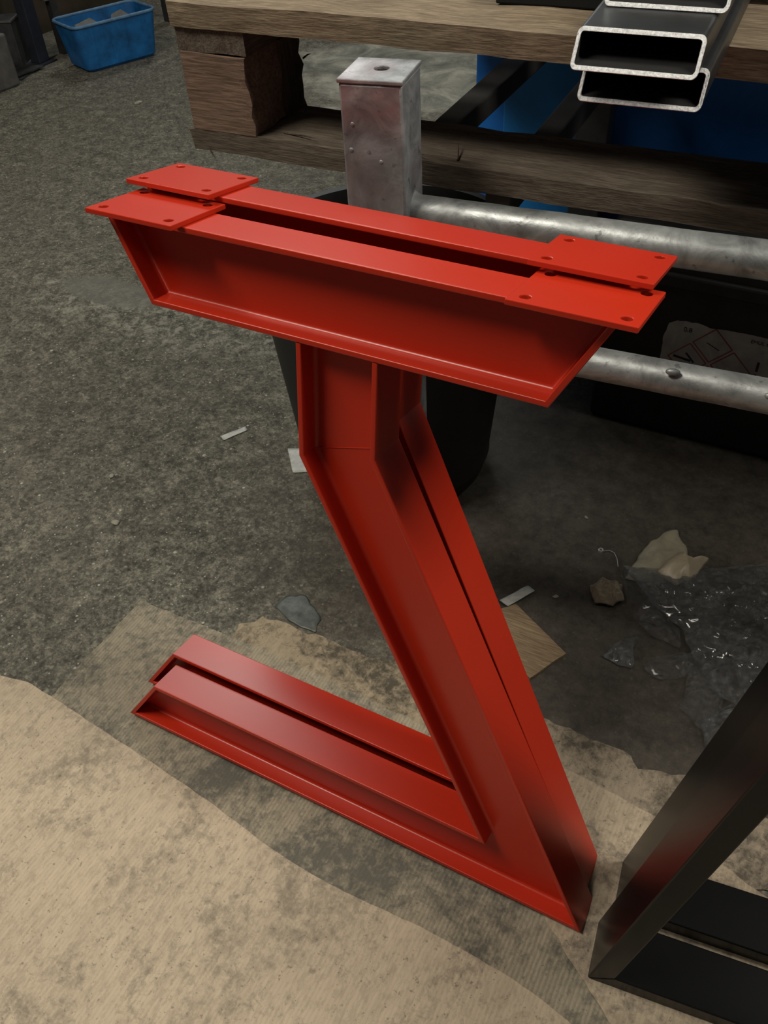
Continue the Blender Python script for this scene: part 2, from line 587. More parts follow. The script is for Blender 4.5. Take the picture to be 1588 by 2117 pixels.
# ================================================================== RED TABLE LEGS
# leg frame: x along the beam, z up the leg, y away; it leans back by 9.5 degrees
TH = 0.165
LEAN = Matrix(((1, 0, 0, 0), (0, math.cos(TH), math.sin(TH), 0), (0, -math.sin(TH), math.cos(TH), 0.0078), (0, 0, 0, 1)))
b, tf, tw, tp, po = 0.0476, 0.0055, 0.0042, 0.0046, 0.0150
H = 0.72
zt = H - tp
XL, XR, X1, X2, zb = 0.1429, 0.6189, 0.1856, 0.5761, 0.6349
Nx0, Nx1, kz0, kz1 = 0.3449, 0.4264, 0.5197, 0.5395
Vx, d_, Xat, Xa, Xb = 0.5717, 0.0815, 0.1009, 0.0454, 0.7057
PL = ((0.1352, 0.2320), (0.5364, 0.6343))


def body_bm():
    bm = bmesh.new()
    add_ibeam_ring(bm, [(Xa, 0), (Xb, 0), (Nx1, kz1), (Nx1, zb + 0.03), (Nx0, zb + 0.03), (Nx0, kz0), (Vx, d_), (Xat, d_)], b, tf, tw)
    return bm


def red_leg(matrix, label):
    t = thing('table_leg', label, 'table leg', group='red table legs', matrix=matrix)
    bm = bmesh.new()
    add_ibeam_ring(bm, [(X1, zb), (X2, zb), (XR, zt), (XL, zt)], b, tf, tw)
    obj('top_beam', bm, M['red'], t, smooth=32, wn=True)
    # knee mitre and foot mitre planes split the welded body
    k0, k1 = Vector((Nx0, 0, kz0)), Vector((Nx1, 0, kz1))
    kd = (k1 - k0).normalized()
    kn = Vector((-kd.z, 0, kd.x))
    f0, f1 = Vector((Vx, 0, d_)), Vector((Xb, 0, 0))
    fd = (f1 - f0).normalized()
    fn = Vector((-fd.z, 0, fd.x))           # towards upper right
    bm = body_bm()
    cut(bm, k0, -kn)
    cut(bm, Vector((0, 0, zb)), Vector((0, 0, 1)))
    obj('upright', bm, M['red'], t, smooth=32, wn=True)
    bm = body_bm()
    cut(bm, k0, kn)
    cut(bm, f0, -fn)
    obj('diagonal_brace', bm, M['red'], t, smooth=32, wn=True)
    bm = body_bm()
    cut(bm, k0, kn)
    cut(bm, f0, fn)
    obj('foot_beam', bm, M['red'], t, smooth=32, wn=True)
    bm = bmesh.new()
    add_tube(bm, [k0 + Vector((tf, b / 2 - tw / 2, 0)) + kd * 0.002, k1 + Vector((-tf, b / 2 - tw / 2, 0)) - kd * 0.002], 0.0007, 6)
    obj('weld_seam', bm, M['red'], t, smooth=40)
    for (x0, x1) in PL:
        y0, y1 = -po, b + po
        m_ = 0.0115
        holes = [(x, y, 0.0043) for x in (x0 + m_, x1 - m_) for y in (y0 + m_, y1 - m_)]
        bm = bm_holes([(x0, y0), (x1, y0), (x1, y1), (x0, y1)], holes, zt, H)
        obj('mounting_plate', bm, M['red'], t, bevel=0.0007)
    return t


def rotv(rx, ry, rz):
    v = Vector((rx, ry, rz))
    return Matrix.Rotation(v.length, 4, v.normalized())


red_leg(LEAN, 'red steel table leg nearest the camera, whose foot beam lies in front of the other')
piv = Matrix.Translation((0.6, 0, 0))
FAR = piv @ Matrix.Translation((-0.0103, 0.0513, 0.0085)) @ rotv(-0.0177, 0.0038, -0.0002) @ piv.inverted()
red_leg(LEAN @ FAR, 'red steel table leg standing behind its twin, next to the galvanised pipe')

# ================================================================== CARDBOARD
def wobble(poly, step=0.012, amp=0.0018, seed=0.0):
    out = []
    n = len(poly)
    for i in range(n):
        a = Vector(poly[i])
        c = Vector(poly[(i + 1) % n])
        k = max(1, int((c - a).length / step))
        e = (c - a).normalized()
        nn = Vector((-e.y, e.x))
        for j in range(k):
            p = a.lerp(c, j / k)
            q = p + nn * amp * (noise.noise(Vector((p.x * 45, p.y * 45, seed))) + 0.6 * noise.noise(Vector((p.x * 160, p.y * 160, seed))))
            out.append((q.x, q.y))
    return out


def sheet(name, poly, z0, z1, m, label, cat, amp=0.0018, seed=0.0, group=None):
    bm = bmesh.new()
    add_prism(bm, wobble(poly, 0.010, amp, seed), z0, z1)
    o = obj(name, bm, m)
    return tag(o, label, cat, group)


sheet('cardboard_sheet', [(-0.074, -0.40), (1.1, -0.45), (0.80, -0.02), (0.55, 0.172), (0.42, 0.170), (0.164, 0.181), (-0.083, 0.177), (-0.085, 0.05)],
      -0.003, -0.0004, M['card_dirty'], 'dirty greyish ribbed cardboard sheet under the foot beams of the red legs', 'cardboard', 0.003, 1.0, 'cardboard sheets on the floor')
sheet('cardboard_sheet', [(-0.35, -0.034), (-0.179, -0.034), (-0.132, -0.024), (-0.058, -0.029), (0.052, -0.040), (0.106, -0.045), (0.222, -0.057), (0.332, -0.074),
                          (0.42, -0.080), (0.497, -0.076), (0.594, -0.074), (0.679, -0.081), (0.731, -0.092), (0.78, -0.45), (-0.35, -0.45)],
      -0.0004, 0.0022, M['card_clean'], 'large clean beige cardboard sheet filling the lower left foreground', 'cardboard', 0.0012, 4.0, 'cardboard sheets on the floor')
sheet('cardboard_sheet', [(0.58, 0.06), (1.15, -0.35), (1.4, 0.0), (1.2, 0.18), (0.91, 0.13), (0.745, 0.178), (0.69, 0.186), (0.62, 0.193), (0.57, 0.195)],
      -0.0004, 0.0016, M['card_right'], 'stained beige cardboard sheet beneath the black frame legs', 'cardboard', 0.003, 7.0, 'cardboard sheets on the floor')
sheet('cardboard_sheet', [(0.45, 0.12), (0.60, 0.12), (0.9, 0.15), (0.98, 0.20), (0.866, 0.24), (0.763, 0.252), (0.705, 0.236), (0.690, 0.252), (0.655, 0.250), (0.574, 0.254), (0.50, 0.25)],
      -0.0030, -0.0006, M['card_strip'], 'narrow soiled cardboard strip showing behind the black frame legs, its edge torn', 'cardboard', 0.005, 9.0, 'cardboard sheets on the floor')
sheet('cardboard_sheet', [(0.086, 0.178), (0.089, 0.205), (0.112, 0.232), (0.16, 0.238), (0.228, 0.243), (0.294, 0.240), (0.346, 0.252), (0.46, 0.24), (0.46, 0.15), (0.20, 0.15)],
      -0.0029, -0.0012, M['card_torn'], 'blackened torn cardboard strip behind the far red foot beam', 'cardboard', 0.007, 12.0, 'cardboard sheets on the floor')
sheet('plywood_offcut', [(0.420, 0.385), (0.456, 0.427), (0.557, 0.370), (0.526, 0.306), (0.44, 0.345)],
      -0.003, 0.002, M['ply'], 'light tan square board offcut beside the right edge of the red legs', 'board offcut', 0.0008, 15.0)


def star_sheet(name, poly, h, m, rings=14, seg=72, amp=0.01, nsc=22, seed=0.0, base=0.0, dome=0.0, thick=0.0006, parent=None, jit=0.004):
    """crumpled sheet: plan outline (star shaped about its centre), height from folded noise"""
    bm = bmesh.new()
    cx = sum(p[0] for p in poly) / len(poly)
    cy = sum(p[1] for p in poly) / len(poly)
    c = Vector((cx, cy))
    # resample outline by arc length
    pts = [Vector(p) for p in poly]
    L = [(pts[(i + 1) % len(pts)] - pts[i]).length for i in range(len(pts))]
    tot = sum(L)
    ring = []
    for k in range(seg):
        s = tot * k / seg
        i = 0
        while s > L[i]:
            s -= L[i]
            i += 1
        p = pts[i].lerp(pts[(i + 1) % len(pts)], s / L[i])
        p = p + Vector((noise.noise(Vector((p.x * 60, p.y * 60, seed))), noise.noise(Vector((p.x * 60, p.y * 60, seed + 5))))) * jit
        ring.append(p)

    def z(p, f):
        q = Vector((p.x * nsc, p.y * nsc, seed))
        a = 1 - abs(noise.noise(q)) * 2
        bq = 1 - abs(noise.noise(q * 2.3 + Vector((3, 1, 2)))) * 2
        cq = noise.noise(q * 5.1)
        v = 0.5 * a + 0.3 * bq + 0.2 * cq
        v = max(0.0, v * 0.5 + 0.5)
        return base + 0.0008 + h * v * (0.35 + 0.65 * (1 - f ** 3)) + dome * (1 - f * f)
    vc = bm.verts.new((c.x, c.y, z(c, 0)))
    prev = None
    for r in range(1, rings + 1):
        f = r / rings
        cur = []
        for p in ring:
            q = c.lerp(p, f)
            q2 = q + Vector((noise.noise(Vector((q.x * nsc, q.y * nsc, seed + 9))), noise.noise(Vector((q.x * nsc, q.y * nsc, seed + 14))))) * amp * 0.3
            cur.append(bm.verts.new((q2.x, q2.y, z(q, f))))
        for k in range(seg):
            if prev is None:
                bm.faces.new((vc, cur[k], cur[(k + 1) % seg]))
            else:
                bm.faces.new((prev[k], cur[k], cur[(k + 1) % seg], prev[(k + 1) % seg]))
        prev = cur
    o = obj(name, bm, m, parent, smooth=50)
    md = o.modifiers.new('thickness', 'SOLIDIFY')
    md.thickness = thick
    md.offset = 1
    return o


# paper scraps, tape, crumpled bits
F = -0.003
tag(star_sheet('paper_scrap', [(-0.218, 0.578), (-0.190, 0.625), (-0.180, 0.616), (-0.204, 0.570)], 0.001, M['paper'], 5, 40, 0.001, 20, 1, F, jit=0.0008),
    'small white paper strip on the open floor left of the red upright', 'paper scrap', 'white paper strips')
tag(star_sheet('paper_scrap', [(-0.077, 0.601), (-0.050, 0.615), (-0.004, 0.560), (-0.030, 0.546)], 0.001, M['paper'], 5, 40, 0.001, 20, 2, F, jit=0.0008),
    'small white paper strip half hidden behind the red upright', 'paper scrap', 'white paper strips')
tag(star_sheet('paper_scrap', [(0.431, 0.422), (0.459, 0.470), (0.473, 0.464), (0.447, 0.416)], 0.0015, M['paper'], 5, 40, 0.001, 20, 3, F + 0.004, jit=0.0008),
    'small white paper strip lying at the corner of the tan board offcut', 'paper scrap', 'white paper strips')
tag(star_sheet('tape_patch', [(0.117, 0.262), (0.125, 0.292), (0.150, 0.302), (0.196, 0.272), (0.203, 0.245), (0.157, 0.245)], 0.0015, M['tape'], 8, 48, 0.002, 30, 4, F),
    'grey flattened tape patch stuck to the floor behind the torn cardboard', 'tape')
tag(star_sheet('crumpled_paper', [(0.545, 0.510), (0.560, 0.530), (0.590, 0.532), (0.602, 0.505), (0.590, 0.485), (0.565, 0.478)], 0.022, M['tan'], 20, 90, 0.010, 75, 5, F, 0.006),
    'small tan crumpled paper ball between the red legs and the clear plastic', 'crumpled paper')
t = thing('waxed_paper', 'cream crumpled waxed paper sheet with a curled pale flap, behind the clear plastic wrap', 'waxed paper', (0.64, 0.62, F))
o = star_sheet('paper_sheet', [(-0.050, -0.070), (-0.042, 0.012), (-0.015, 0.068), (-0.006, 0.072), (0.018, 0.040), (0.030, 0.010), (0.034, -0.030), (0.0, -0.060)], 0.010, M['wax'], 14, 64, 0.003, 16, 6, 0, 0.006, parent=t)
o = star_sheet('curled_flap', [(-0.010, -0.052), (0.004, -0.010), (0.016, 0.008), (0.044, -0.004), (0.058, 0.012), (0.050, -0.022), (0.044, -0.050), (0.026, -0.064)], 0.012, M['wax_in'], 12, 56, 0.003, 22, 8, 0.016, 0.012, parent=t, )
o['label'] = 'pale curled flap of the waxed paper'
# clear plastic bubble wrap heap
t = thing('bubble_wrap', 'heap of clear crumpled plastic bubble wrap on the dark floor at right', 'plastic wrap', (0.74, 0.54, F))
star_sheet('wrap_heap', [(-0.16, 0.03), (-0.10, 0.05), (-0.05, 0.075), (0.02, 0.12), (0.12, 0.19), (0.26, 0.17), (0.27, 0.02), (0.19, -0.08), (0.08, -0.16), (0.03, -0.15), (-0.02, -0.10), (-0.04, -0.06), (-0.09, -0.03)],
           0.030, M['film'], 40, 170, 0.012, 24, 11, 0, 0.014, parent=t)
star_sheet('wrap_fold', [(-0.167, 0.028), (-0.152, 0.008), (-0.125, -0.035), (-0.105, -0.072), (-0.075, -0.088), (-0.040, -0.090), (-0.045, -0.060), (-0.085, -0.020), (-0.13, 0.02)],
           0.020, M['film_thin'], 24, 100, 0.006, 30, 12, 0, 0.010, parent=t)
star_sheet('wrap_tail', [(-0.072, -0.150), (-0.078, -0.132), (-0.050, -0.108), (-0.018, -0.085), (0.0, -0.105), (-0.02, -0.135), (-0.045, -0.155)],
           0.012, M['film_thin'], 14, 64, 0.004, 30, 13, 0, 0.006, parent=t)
star_sheet('wrap_edge', [(0.035, -0.235), (0.020, -0.200), (0.050, -0.150), (0.090, -0.10), (0.130, -0.12), (0.10, -0.17)],
           0.014, M['film'], 14, 64, 0.004, 45, 14, 0, 0.008, parent=t)
star_sheet('wrap_tail', [(-0.02, -0.10), (-0.01, -0.19), (0.03, -0.215), (0.04, -0.15), (0.02, -0.09)],
           0.010, M['film_thin'], 14, 64, 0.004, 30, 17, 0, 0.004, parent=t)
tag(star_sheet('plastic_scrap', [(0.604, 0.390), (0.612, 0.415), (0.620, 0.430), (0.640, 0.446), (0.641, 0.425), (0.650, 0.400), (0.648, 0.386), (0.628, 0.384)],
               0.007, M['film'], 10, 48, 0.003, 40, 15, F, 0.003),
    'small grey torn plastic scrap on the dark floor, in front of the plastic heap', 'plastic scrap')
t = thing('steel_nut', 'tiny shiny steel nut with a thin wire tail on the dark floor', 'nut', (0.537, 0.594, F))
bm = bmesh.new()
rings = []
for (r, z) in ((0.0022, 0.0), (0.0048, 0.0), (0.0048, 0.005), (0.0022, 0.005)):
    rings.append([bm.verts.new((r * math.cos(PI / 3 * k), r * math.sin(PI / 3 * k), z)) for k in range(6)])
for i in range(4):
    a, c = rings[i], rings[(i + 1) % 4]
    for k in range(6):
        bm.faces.new((a[k], a[(k + 1) % 6], c[(k + 1) % 6], c[k]))
obj('hex_nut', bm, M['chrome'], t, bevel=0.0005)
bm = bmesh.new()
add_tube(bm, [(0.004, 0.0, 0.003), (0.012, 0.005, 0.004), (0.022, 0.001, 0.006), (0.030, -0.012, 0.008), (0.037, -0.030, 0.010)], 0.0006, 6)
obj('wire_tail', bm, M['chrome'], t, smooth=40)

# loose stones on the floor
for i, (x, y, s, lab) in enumerate(((-0.243, 0.300, 0.008, 'flat pale stone on the floor left of the cardboard corner'),
                                    (-1.62, 2.02, 0.014, 'white chip of stone on the floor in front of the blue crate'),
                                    (0.490, 0.660, 0.004, 'tiny white chip on the dark floor left of the steel nut'),
                                    (0.505, 0.470, 0.005, 'tiny cream chip on the dark floor beside the crumpled paper ball'),
                                    (-0.335, 0.395, 0.006, 'small yellowish stone on the open floor below the paper strips'))):
    bm = bmesh.new()
    bmesh.ops.create_icosphere(bm, subdivisions=2, radius=1)
    for v in bm.verts:
        k = 1 + 0.35 * noise.noise(v.co * 1.4 + Vector((i * 7, 0, 0)))
        v.co = Vector((v.co.x * s * k, v.co.y * s * 0.7 * k, v.co.z * s * 0.35 * k))
    o = obj('stone', bm, M['pebble'], smooth=60)
    o.location = (x, y, F + s * 0.25)
    o.rotation_euler = (0, 0, i * 1.3)
    tag(o, lab, 'stone', 'loose stones')

# ================================================================== BLACK FRAME LEGS
D, T, SL = 0.0645, 0.0235, 0.150


def black_frame(x, y, label):
    t = thing('frame_leg', label, 'table leg', (x, y, 0.0016), 0.125, group='black frame legs')
    dx, dz = math.sin(SL), math.cos(SL)
    Wf, Hf = 0.62, 0.70
    s = Hf / dz
    # trapezoid frame in x,z: outer and inner outlines
    O = [(0, 0), (Wf, 0), (Wf - Hf * dx / dz, Hf), (Hf * dx / dz, Hf)]
    I = inset(O, T)
    names = ('foot_bar', 'side_bar', 'top_bar', 'side_bar')
    for i in range(4):
        j = (i + 1) % 4
        bm = bmesh.new()
        add_prism(bm, [O[i], O[j], I[j], I[i]], 0, D, 'Y')
        obj(names[i], bm, M['black'], t, bevel=0.0015)
    return t


black_frame(0.7275, -0.0395, 'black steel frame leg in the lower right corner, the nearer one')
black_frame(0.7275 + 0.0035, -0.0395 + 0.081, 'black steel frame leg standing just behind the nearer black one')

# ================================================================== GALVANISED RACK
S = 0.064
PX, PY, PZ = 0.2681, 0.3321, 0.7743
t = thing('galvanised_rack', 'galvanised steel rack with a capped square post and two round rails behind the red legs', 'rack', (PX, PY, -0.003), 0.1813)
bm = bmesh.new()
add_box(bm, (0, 0, 0), (S, S, PZ + 0.003 - 0.004))
# uneven zinc skin
bmesh.ops.subdivide_edges(bm, edges=bm.edges[:], cuts=14, use_grid_fill=True)
for v in bm.verts:
    n_ = noise.noise(v.co * 38) * 0.0009 + noise.noise(v.co * 110) * 0.0004
    c_ = Vector((S / 2, S / 2, v.co.z))
    v.co += (v.co - c_).normalized() * n_
obj('post', bm, M['galv_post'], t, smooth=30, bevel=0.0025, label='square post with a pinkish worn front')
bm = bm_holes([(-0.0012, -0.0012), (S + 0.0012, -0.0012), (S + 0.0012, S + 0.0012), (-0.0012, S + 0.0012)], [(S * 0.52, S * 0.55, 0.0075)], PZ + 0.003 - 0.004, PZ + 0.003)
obj('cap_plate', bm, M['galv_post'], t, bevel=0.001)
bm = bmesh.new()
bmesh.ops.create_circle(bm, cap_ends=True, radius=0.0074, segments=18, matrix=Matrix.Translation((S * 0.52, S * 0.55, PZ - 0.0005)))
obj('cap_hole_shade', bm, M['black_and_shade'], t)  # black disc painted in for the shade down the hole
for (hx, hz) in ((0.012, 0.675 + 0.06), (0.040, 0.70), (0.009, 0.71), (0.030, 0.585)):
    bm = bmesh.new()
    bmesh.ops.create_icosphere(bm, subdivisions=2, radius=0.0026, matrix=Matrix.Translation((hx, 0.0003, hz)) @ Matrix.Diagonal((1, 0.45, 1, 1)))
    obj('zinc_drip', bm, M['galv_post'], t, smooth=60)
inv = (Matrix.Translation((PX, PY, -0.003)) @ Matrix.Rotation(0.1813, 4, 'Z')).inverted()
for z0, z1, y0 in ((0.634, 0.652, 0.374), (0.488, 0.5105, 0.374)):
    a = inv @ Vector((0.318, y0, z0))
    c = inv @ Vector((1.75, y0 - 0.01, z0 + (z1 - z0) * (1.75 - 0.318) / 0.40))
    bm = bmesh.new()
    N = 60
    pts = [a.lerp(c, k / N) for k in range(N + 1)]
    rings = add_tube(bm, pts, 0.0177, 28)
    for v in bm.verts:
        v.co += Vector((0, noise.noise(v.co * 30), noise.noise(v.co * 30 + Vector((5, 5, 5))))) * 0.0006
    obj('rail', bm, M['galv'], t, smooth=50)
    bm = bmesh.new()
    add_tube(bm, [a + (c - a).normalized() * k for k in (-0.006, 0.002, 0.006, 0.010)], [0.026, 0.0245, 0.021, 0.0178], 24)
    for v in bm.verts:
        v.co += Vector((noise.noise(v.co * 120), noise.noise(v.co * 90), noise.noise(v.co * 100 + Vector((5, 5, 5))))) * 0.0022
    obj('weld_bead', bm, M['galv_post'], t, smooth=60)
for (px, pz, y_) in ((0.625, 0.5225, 0.357), (0.722, 0.5205, 0.358)):
    p = inv @ Vector((px, y_, pz))
    bm = bmesh.new()
    bmesh.ops.create_icosphere(bm, subdivisions=2, radius=0.0065, matrix=Matrix.Translation(p) @ Matrix.Diagonal((1.2, 0.6, 0.6, 1)))
    obj('zinc_drip', bm, M['galv'], t, smooth=60)
p = inv @ Vector((1.75, 0.36, 0))
bm = box((p.x - S / 2, p.y - S / 2, 0), (p.x + S / 2, p.y + S / 2, PZ))
obj('post', bm, M['galv_post'], t, bevel=0.002)

# ================================================================== PALLET
h, tk, bw, bd = 0.0871, 0.0261, 0.0904, 0.113
t = thing('wooden_pallet', 'weathered wooden pallet raised above the floor, carrying the steel tubes', 'pallet', (-0.0045, 0.4291, 0.6602), 0.0328)
PLX, PLY = 1.455, 0.755


def plank(name, lo, hi, m, seed, rough=0.0022, cuts=20, ragged=None, label=None, par=None):
    bm = bmesh.new()
    dx, dy, dz = (hi[0] - lo[0]), (hi[1] - lo[1]), (hi[2] - lo[2])
    nx, ny, nz = [max(1, min(60, int(q / 0.012))) for q in (dx, dy, dz)]
    # surface grid of a box
    vm = {}

    def V(i, j, k):
        key = (i, j, k)
        if key not in vm:
            vm[key] = bm.verts.new((lo[0] + dx * i / nx, lo[1] + dy * j / ny, lo[2] + dz * k / nz))
        return vm[key]
    for i in range(nx):
        for j in range(ny):
            for k in (0, nz):
                bm.faces.new((V(i, j, k), V(i + 1, j, k), V(i + 1, j + 1, k), V(i, j + 1, k)))
    for i in range(nx):
        for k in range(nz):
            for j in (0, ny):
                bm.faces.new((V(i, j, k), V(i + 1, j, k), V(i + 1, j, k + 1), V(i, j, k + 1)))
    for j in range(ny):
        for k in range(nz):
            for i in (0, nx):
                bm.faces.new((V(i, j, k), V(i, j + 1, k), V(i, j + 1, k + 1), V(i, j, k + 1)))
    for v in bm.verts:
        c = v.co.copy()
        q = Vector((c.x * 18, c.y * 18, c.z * 18 + seed))
        v.co += Vector((noise.noise(q), noise.noise(q + Vector((7, 0, 0))), noise.noise(q + Vector((0, 9, 0))))) * rough
        if ragged and ragged(c):
            q = Vector((c.x * 90, c.y * 90, c.z * 220 + seed))
            v.co += Vector((noise.noise(q), noise.noise(q + Vector((7, 0, 0))), 0.4 * noise.noise(q + Vector((0, 9, 0))))) * 0.006
    return obj(name, bm, m, par or t, smooth=40, bevel=0, label=label)


for j, y0 in enumerate((0, PLY - bd)):
    plank('bottom_board', (-0.004, y0, -tk), (PLX, y0 + bd, 0), M['wood_grey'], j * 3.1, ragged=lambda c: c.x < 0.03)
    for i, x0 in enumerate((0, (PLX - bw) / 2, PLX - bw)):
        plank('block', (x0, y0, 0.0004), (x0 + bw, y0 + bd * (0.60 if i == 0 and j == 0 else 1), h), M['wood_mid'] if j == 0 else M['wood_grey'], 11 + i + j * 5, ragged=(lambda c: c.x > bw - 0.004) if j == 0 else None)
        if i == 0 and j == 0:
            plank('block', (x0 + 0.004, y0 + bd * 0.60, 0.0004), (x0 + bw + 0.004, y0 + bd, h), M['bark'], 55, ragged=lambda c: c.y > bd - 0.01)
for i, x0 in enumerate((0, (PLX - bw) / 2, PLX - bw)):
    plank('stringer', (x0 - 0.001, 0.0015, h + 0.0004), (x0 + bw, PLY, h + tk), M['wood_end'], 31 + i)
for j, (y0, w) in enumerate(((-0.002, 0.14), (0.165, 0.095), (0.30, 0.14), (0.485, 0.095), (0.615, 0.14))):
    plank('deck_board', (-0.004, y0, h + tk + 0.0006), (PLX + 0.002, y0 + w, h + 2 * tk), M['wood_top'], 41 + j)
# ragged bark strip down the left edge
bm = bmesh.new()
N = 46
rows = []
for k in range(N + 1):
    z = -0.012 + (h + 2 * tk + 0.01) * k / N
    n1 = noise.noise(Vector((k * 0.45, 2, 0)))
    n2 = noise.noise(Vector((k * 1.3, 7, 0)))
    wd = 0.012 + 0.010 * (z / 0.14) + 0.005 * n1 + 0.003 * n2
    rows.append([bm.verts.new(p) for p in ((-0.004, 0.022, z), (-0.006 - wd * 0.5, 0.020 + 0.004 * n2, z), (-0.006 - wd, 0.030 + 0.006 * n1, z), (-0.006 - wd * 0.8, 0.050, z), (-0.004, 0.060, z))])
for a, c in zip(rows, rows[1:]):
    for k in range(5):
        bm.faces.new((a[k], a[(k + 1) % 5], c[(k + 1) % 5], c[k]))
bm.faces.new(rows[0])
bm.faces.new(rows[-1])
obj('bark_edge', bm, M['bark'], t, label='ragged strip of bark along the left end')
# splinters
for (x, y, z, dx, dy, dz) in ((0.02, -0.003, -0.020, 0.010, -0.004, -0.010), (0.118, 0.02, 0.001, 0.05, -0.012, 0.004), (0.27, 0.02, 0.003, 0.04, -0.02, 0.004), (0.105, 0.10, 0.06, 0.012, 0.0, 0.006),
                              (0.345, 0.012, 0.001, -0.012, 0.03, 0.008)):
    bm = bmesh.new()
    add_tube(bm, [(x, y, z), (x + dx * 0.6, y + dy * 0.6, z + dz * 0.8), (x + dx, y + dy, z + dz)], [0.0013, 0.0009, 0.0002], 5)
    obj('splinter', bm, M['bark'], t)

# ================================================================== STEEL TUBES ON THE PALLET
TR = Matrix.Translation((0.519, 0.2766, 0.7965)) @ rotv(0.030, 0.0165, 0.0769)
TW, THH, LT = 0.096, 0.0252, 1.35


def steel_tube(dx, dy, dz, label):
    root = thing('steel_tube', label, 'steel tube', group='rectangular steel tubes on the pallet', matrix=TR @ Matrix.Translation((dx, dy, dz)))
    bm = bmesh.new()
    wt, ro, ri = 0.0030, 0.0048, 0.0022

    def rr(x0, x1, z0, z1, r, ysh, y):
        pts = []
        for (cx, cz, a0) in ((x1 - r, z1 - r, 0), (x0 + r, z1 - r, PI / 2), (x0 + r, z0 + r, PI), (x1 - r, z0 + r, 1.5 * PI)):
            for k in range(6):
                a = a0 + PI / 2 * k / 5
                px, pz = cx + r * math.cos(a), cz + r * math.sin(a)
                pts.append(bm.verts.new((px, y + (ysh * (0.021 * (pz / THH) + 0.0025 * px / TW)), pz)))
        return pts
    loops = [rr(0, TW, 0, THH, ro, 0, LT), rr(0, TW, 0, THH, ro, 1, 0.0006), rr(0.0005, TW - 0.0005, 0.0005, THH - 0.0005, ro - 0.0005, 1, 0),
             rr(wt - 0.0004, TW - wt + 0.0004, wt - 0.0004, THH - wt + 0.0004, ri + 0.0004, 1, 0), rr(wt, TW - wt, wt, THH - wt, ri, 1, 0.0006), rr(wt, TW - wt, wt, THH - wt, ri, 0, LT)]
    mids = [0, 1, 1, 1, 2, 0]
    for i in range(6):
        a, c = loops[i], loops[(i + 1) % 6]
        for k in range(24):
            f = bm.faces.new((a[k], a[(k + 1) % 24], c[(k + 1) % 24], c[k]))
            f.material_index = mids[i]
    # split into wall and bright sawn rim
    bm2 = bm.copy()
    bmesh.ops.delete(bm, geom=[f for f in bm.faces if f.material_index == 1], context='FACES_ONLY')
    bmesh.ops.delete(bm2, geom=[f for f in bm2.faces if f.material_index != 1], context='FACES')
    for f in bm2.faces:
        f.material_index = 0
    for v in bm2.verts:
        v.co += Vector((noise.noise(v.co * 400), 0, noise.noise(v.co * 400 + Vector((3, 3, 3))))) * 0.0002
    obj('tube_wall', bm, [M['raw'], M['cut'], M['black_and_shade']], root, smooth=35)
    obj('sawn_rim', bm2, M['cut'], root, smooth=35, label='bright sawn end of the tube')
    return root


steel_tube(0, 0.0085, 0, 'rectangular steel tube lowest in the stack jutting over the pallet')
steel_tube(-0.0062, 0.0, 0.0256, 'rectangular steel tube in the middle of the jutting stack')
steel_tube(-0.0040 + 0.004, 0.0700, 0.0512, 'rectangular steel tube topmost in the jutting stack, cut by the photo edge')
# dark bar lying across the pallet
t = thing('steel_bar', 'black flat steel bar lying on the pallet left of the stacked tubes', 'steel bar', (0.352, 0.515, 0.8005), 0.05)
bm = box((0.0, 0.0, 0.0), (0.125, 0.06, 0.022))
obj('bar_body', bm, M['black_and_shade'], t, bevel=0.002)
bm = box((0.0, 0.0, 0.0225), (0.118, 0.055, 0.040))
obj('bar_flange', bm, M['raw'], t, bevel=0.002)

# ================================================================== BLUE PALLET STACKER
t = thing('pallet_stacker', 'blue machine body with two dark forks under the pallet and a grey mast', 'pallet stacker', (0, 1.25, -0.003))
obj('body', box((0.013, 0.0, 0.0), (1.5, 0.55, 0.78)), M['blue_panel'], t, bevel=0.006)
obj('door_panel', box((0.078, -0.012, 0.05), (0.232, 0.0, 0.74)), M['blue_bright'], t, bevel=0.004, label='brighter blue door panel')
obj('mast', box((0.237, -0.05, 0.0), (0.30, -0.012, 0.80)), M['mast'], t, bevel=0.003, label='grey upright mast')
for x0, x1, xf in ((0.205, 0.247, 0.215), (0.330, 0.365, 0.352)):
    bm = bmesh.new()
    zf = 0.6602 - tk + 0.002
    pts = [(xf + 0.022, -0.800), (xf + 0.064 - 0.012, -0.800), (x1 - 0.005, 0.0), (x0 - 0.005, 0.0)]
    add_prism(bm, pts, zf - 0.030, zf)
    obj('fork', bm, M['fork'], t, bevel=0.003)

# ================================================================== BLACK TUB AND BOX
t = thing('rubber_tub', 'round black rubber tub on the floor behind the red uprights', 'tub', (0.13, 0.655, -0.003))
bm = bmesh.new()
prof = [(0.0, 0.0), (0.135, 0.0), (0.150, 0.006), (0.160, 0.022), (0.164, 0.045), (0.166, 0.047), (0.168, 0.051), (0.167, 0.055), (0.203, 0.425), (0.210, 0.428), (0.213, 0.435), (0.210, 0.440),
        (0.201, 0.438), (0.197, 0.425), (0.158, 0.05), (0.145, 0.012), (0.0, 0.010)]
SEG = 72
rings = []
for r, z in prof[1:-1]:
    rings.append([bm.verts.new((r * math.cos(2 * PI * k / SEG), r * math.sin(2 * PI * k / SEG), z)) for k in range(SEG)])
for a, c in zip(rings, rings[1:]):
    for k in range(SEG):
        bm.faces.new((a[k], a[(k + 1) % SEG], c[(k + 1) % SEG], c[k]))
bm.faces.new(rings[0])
bm.faces.new(rings[-1])
obj('tub_body', bm, M['tub'], t, smooth=40)
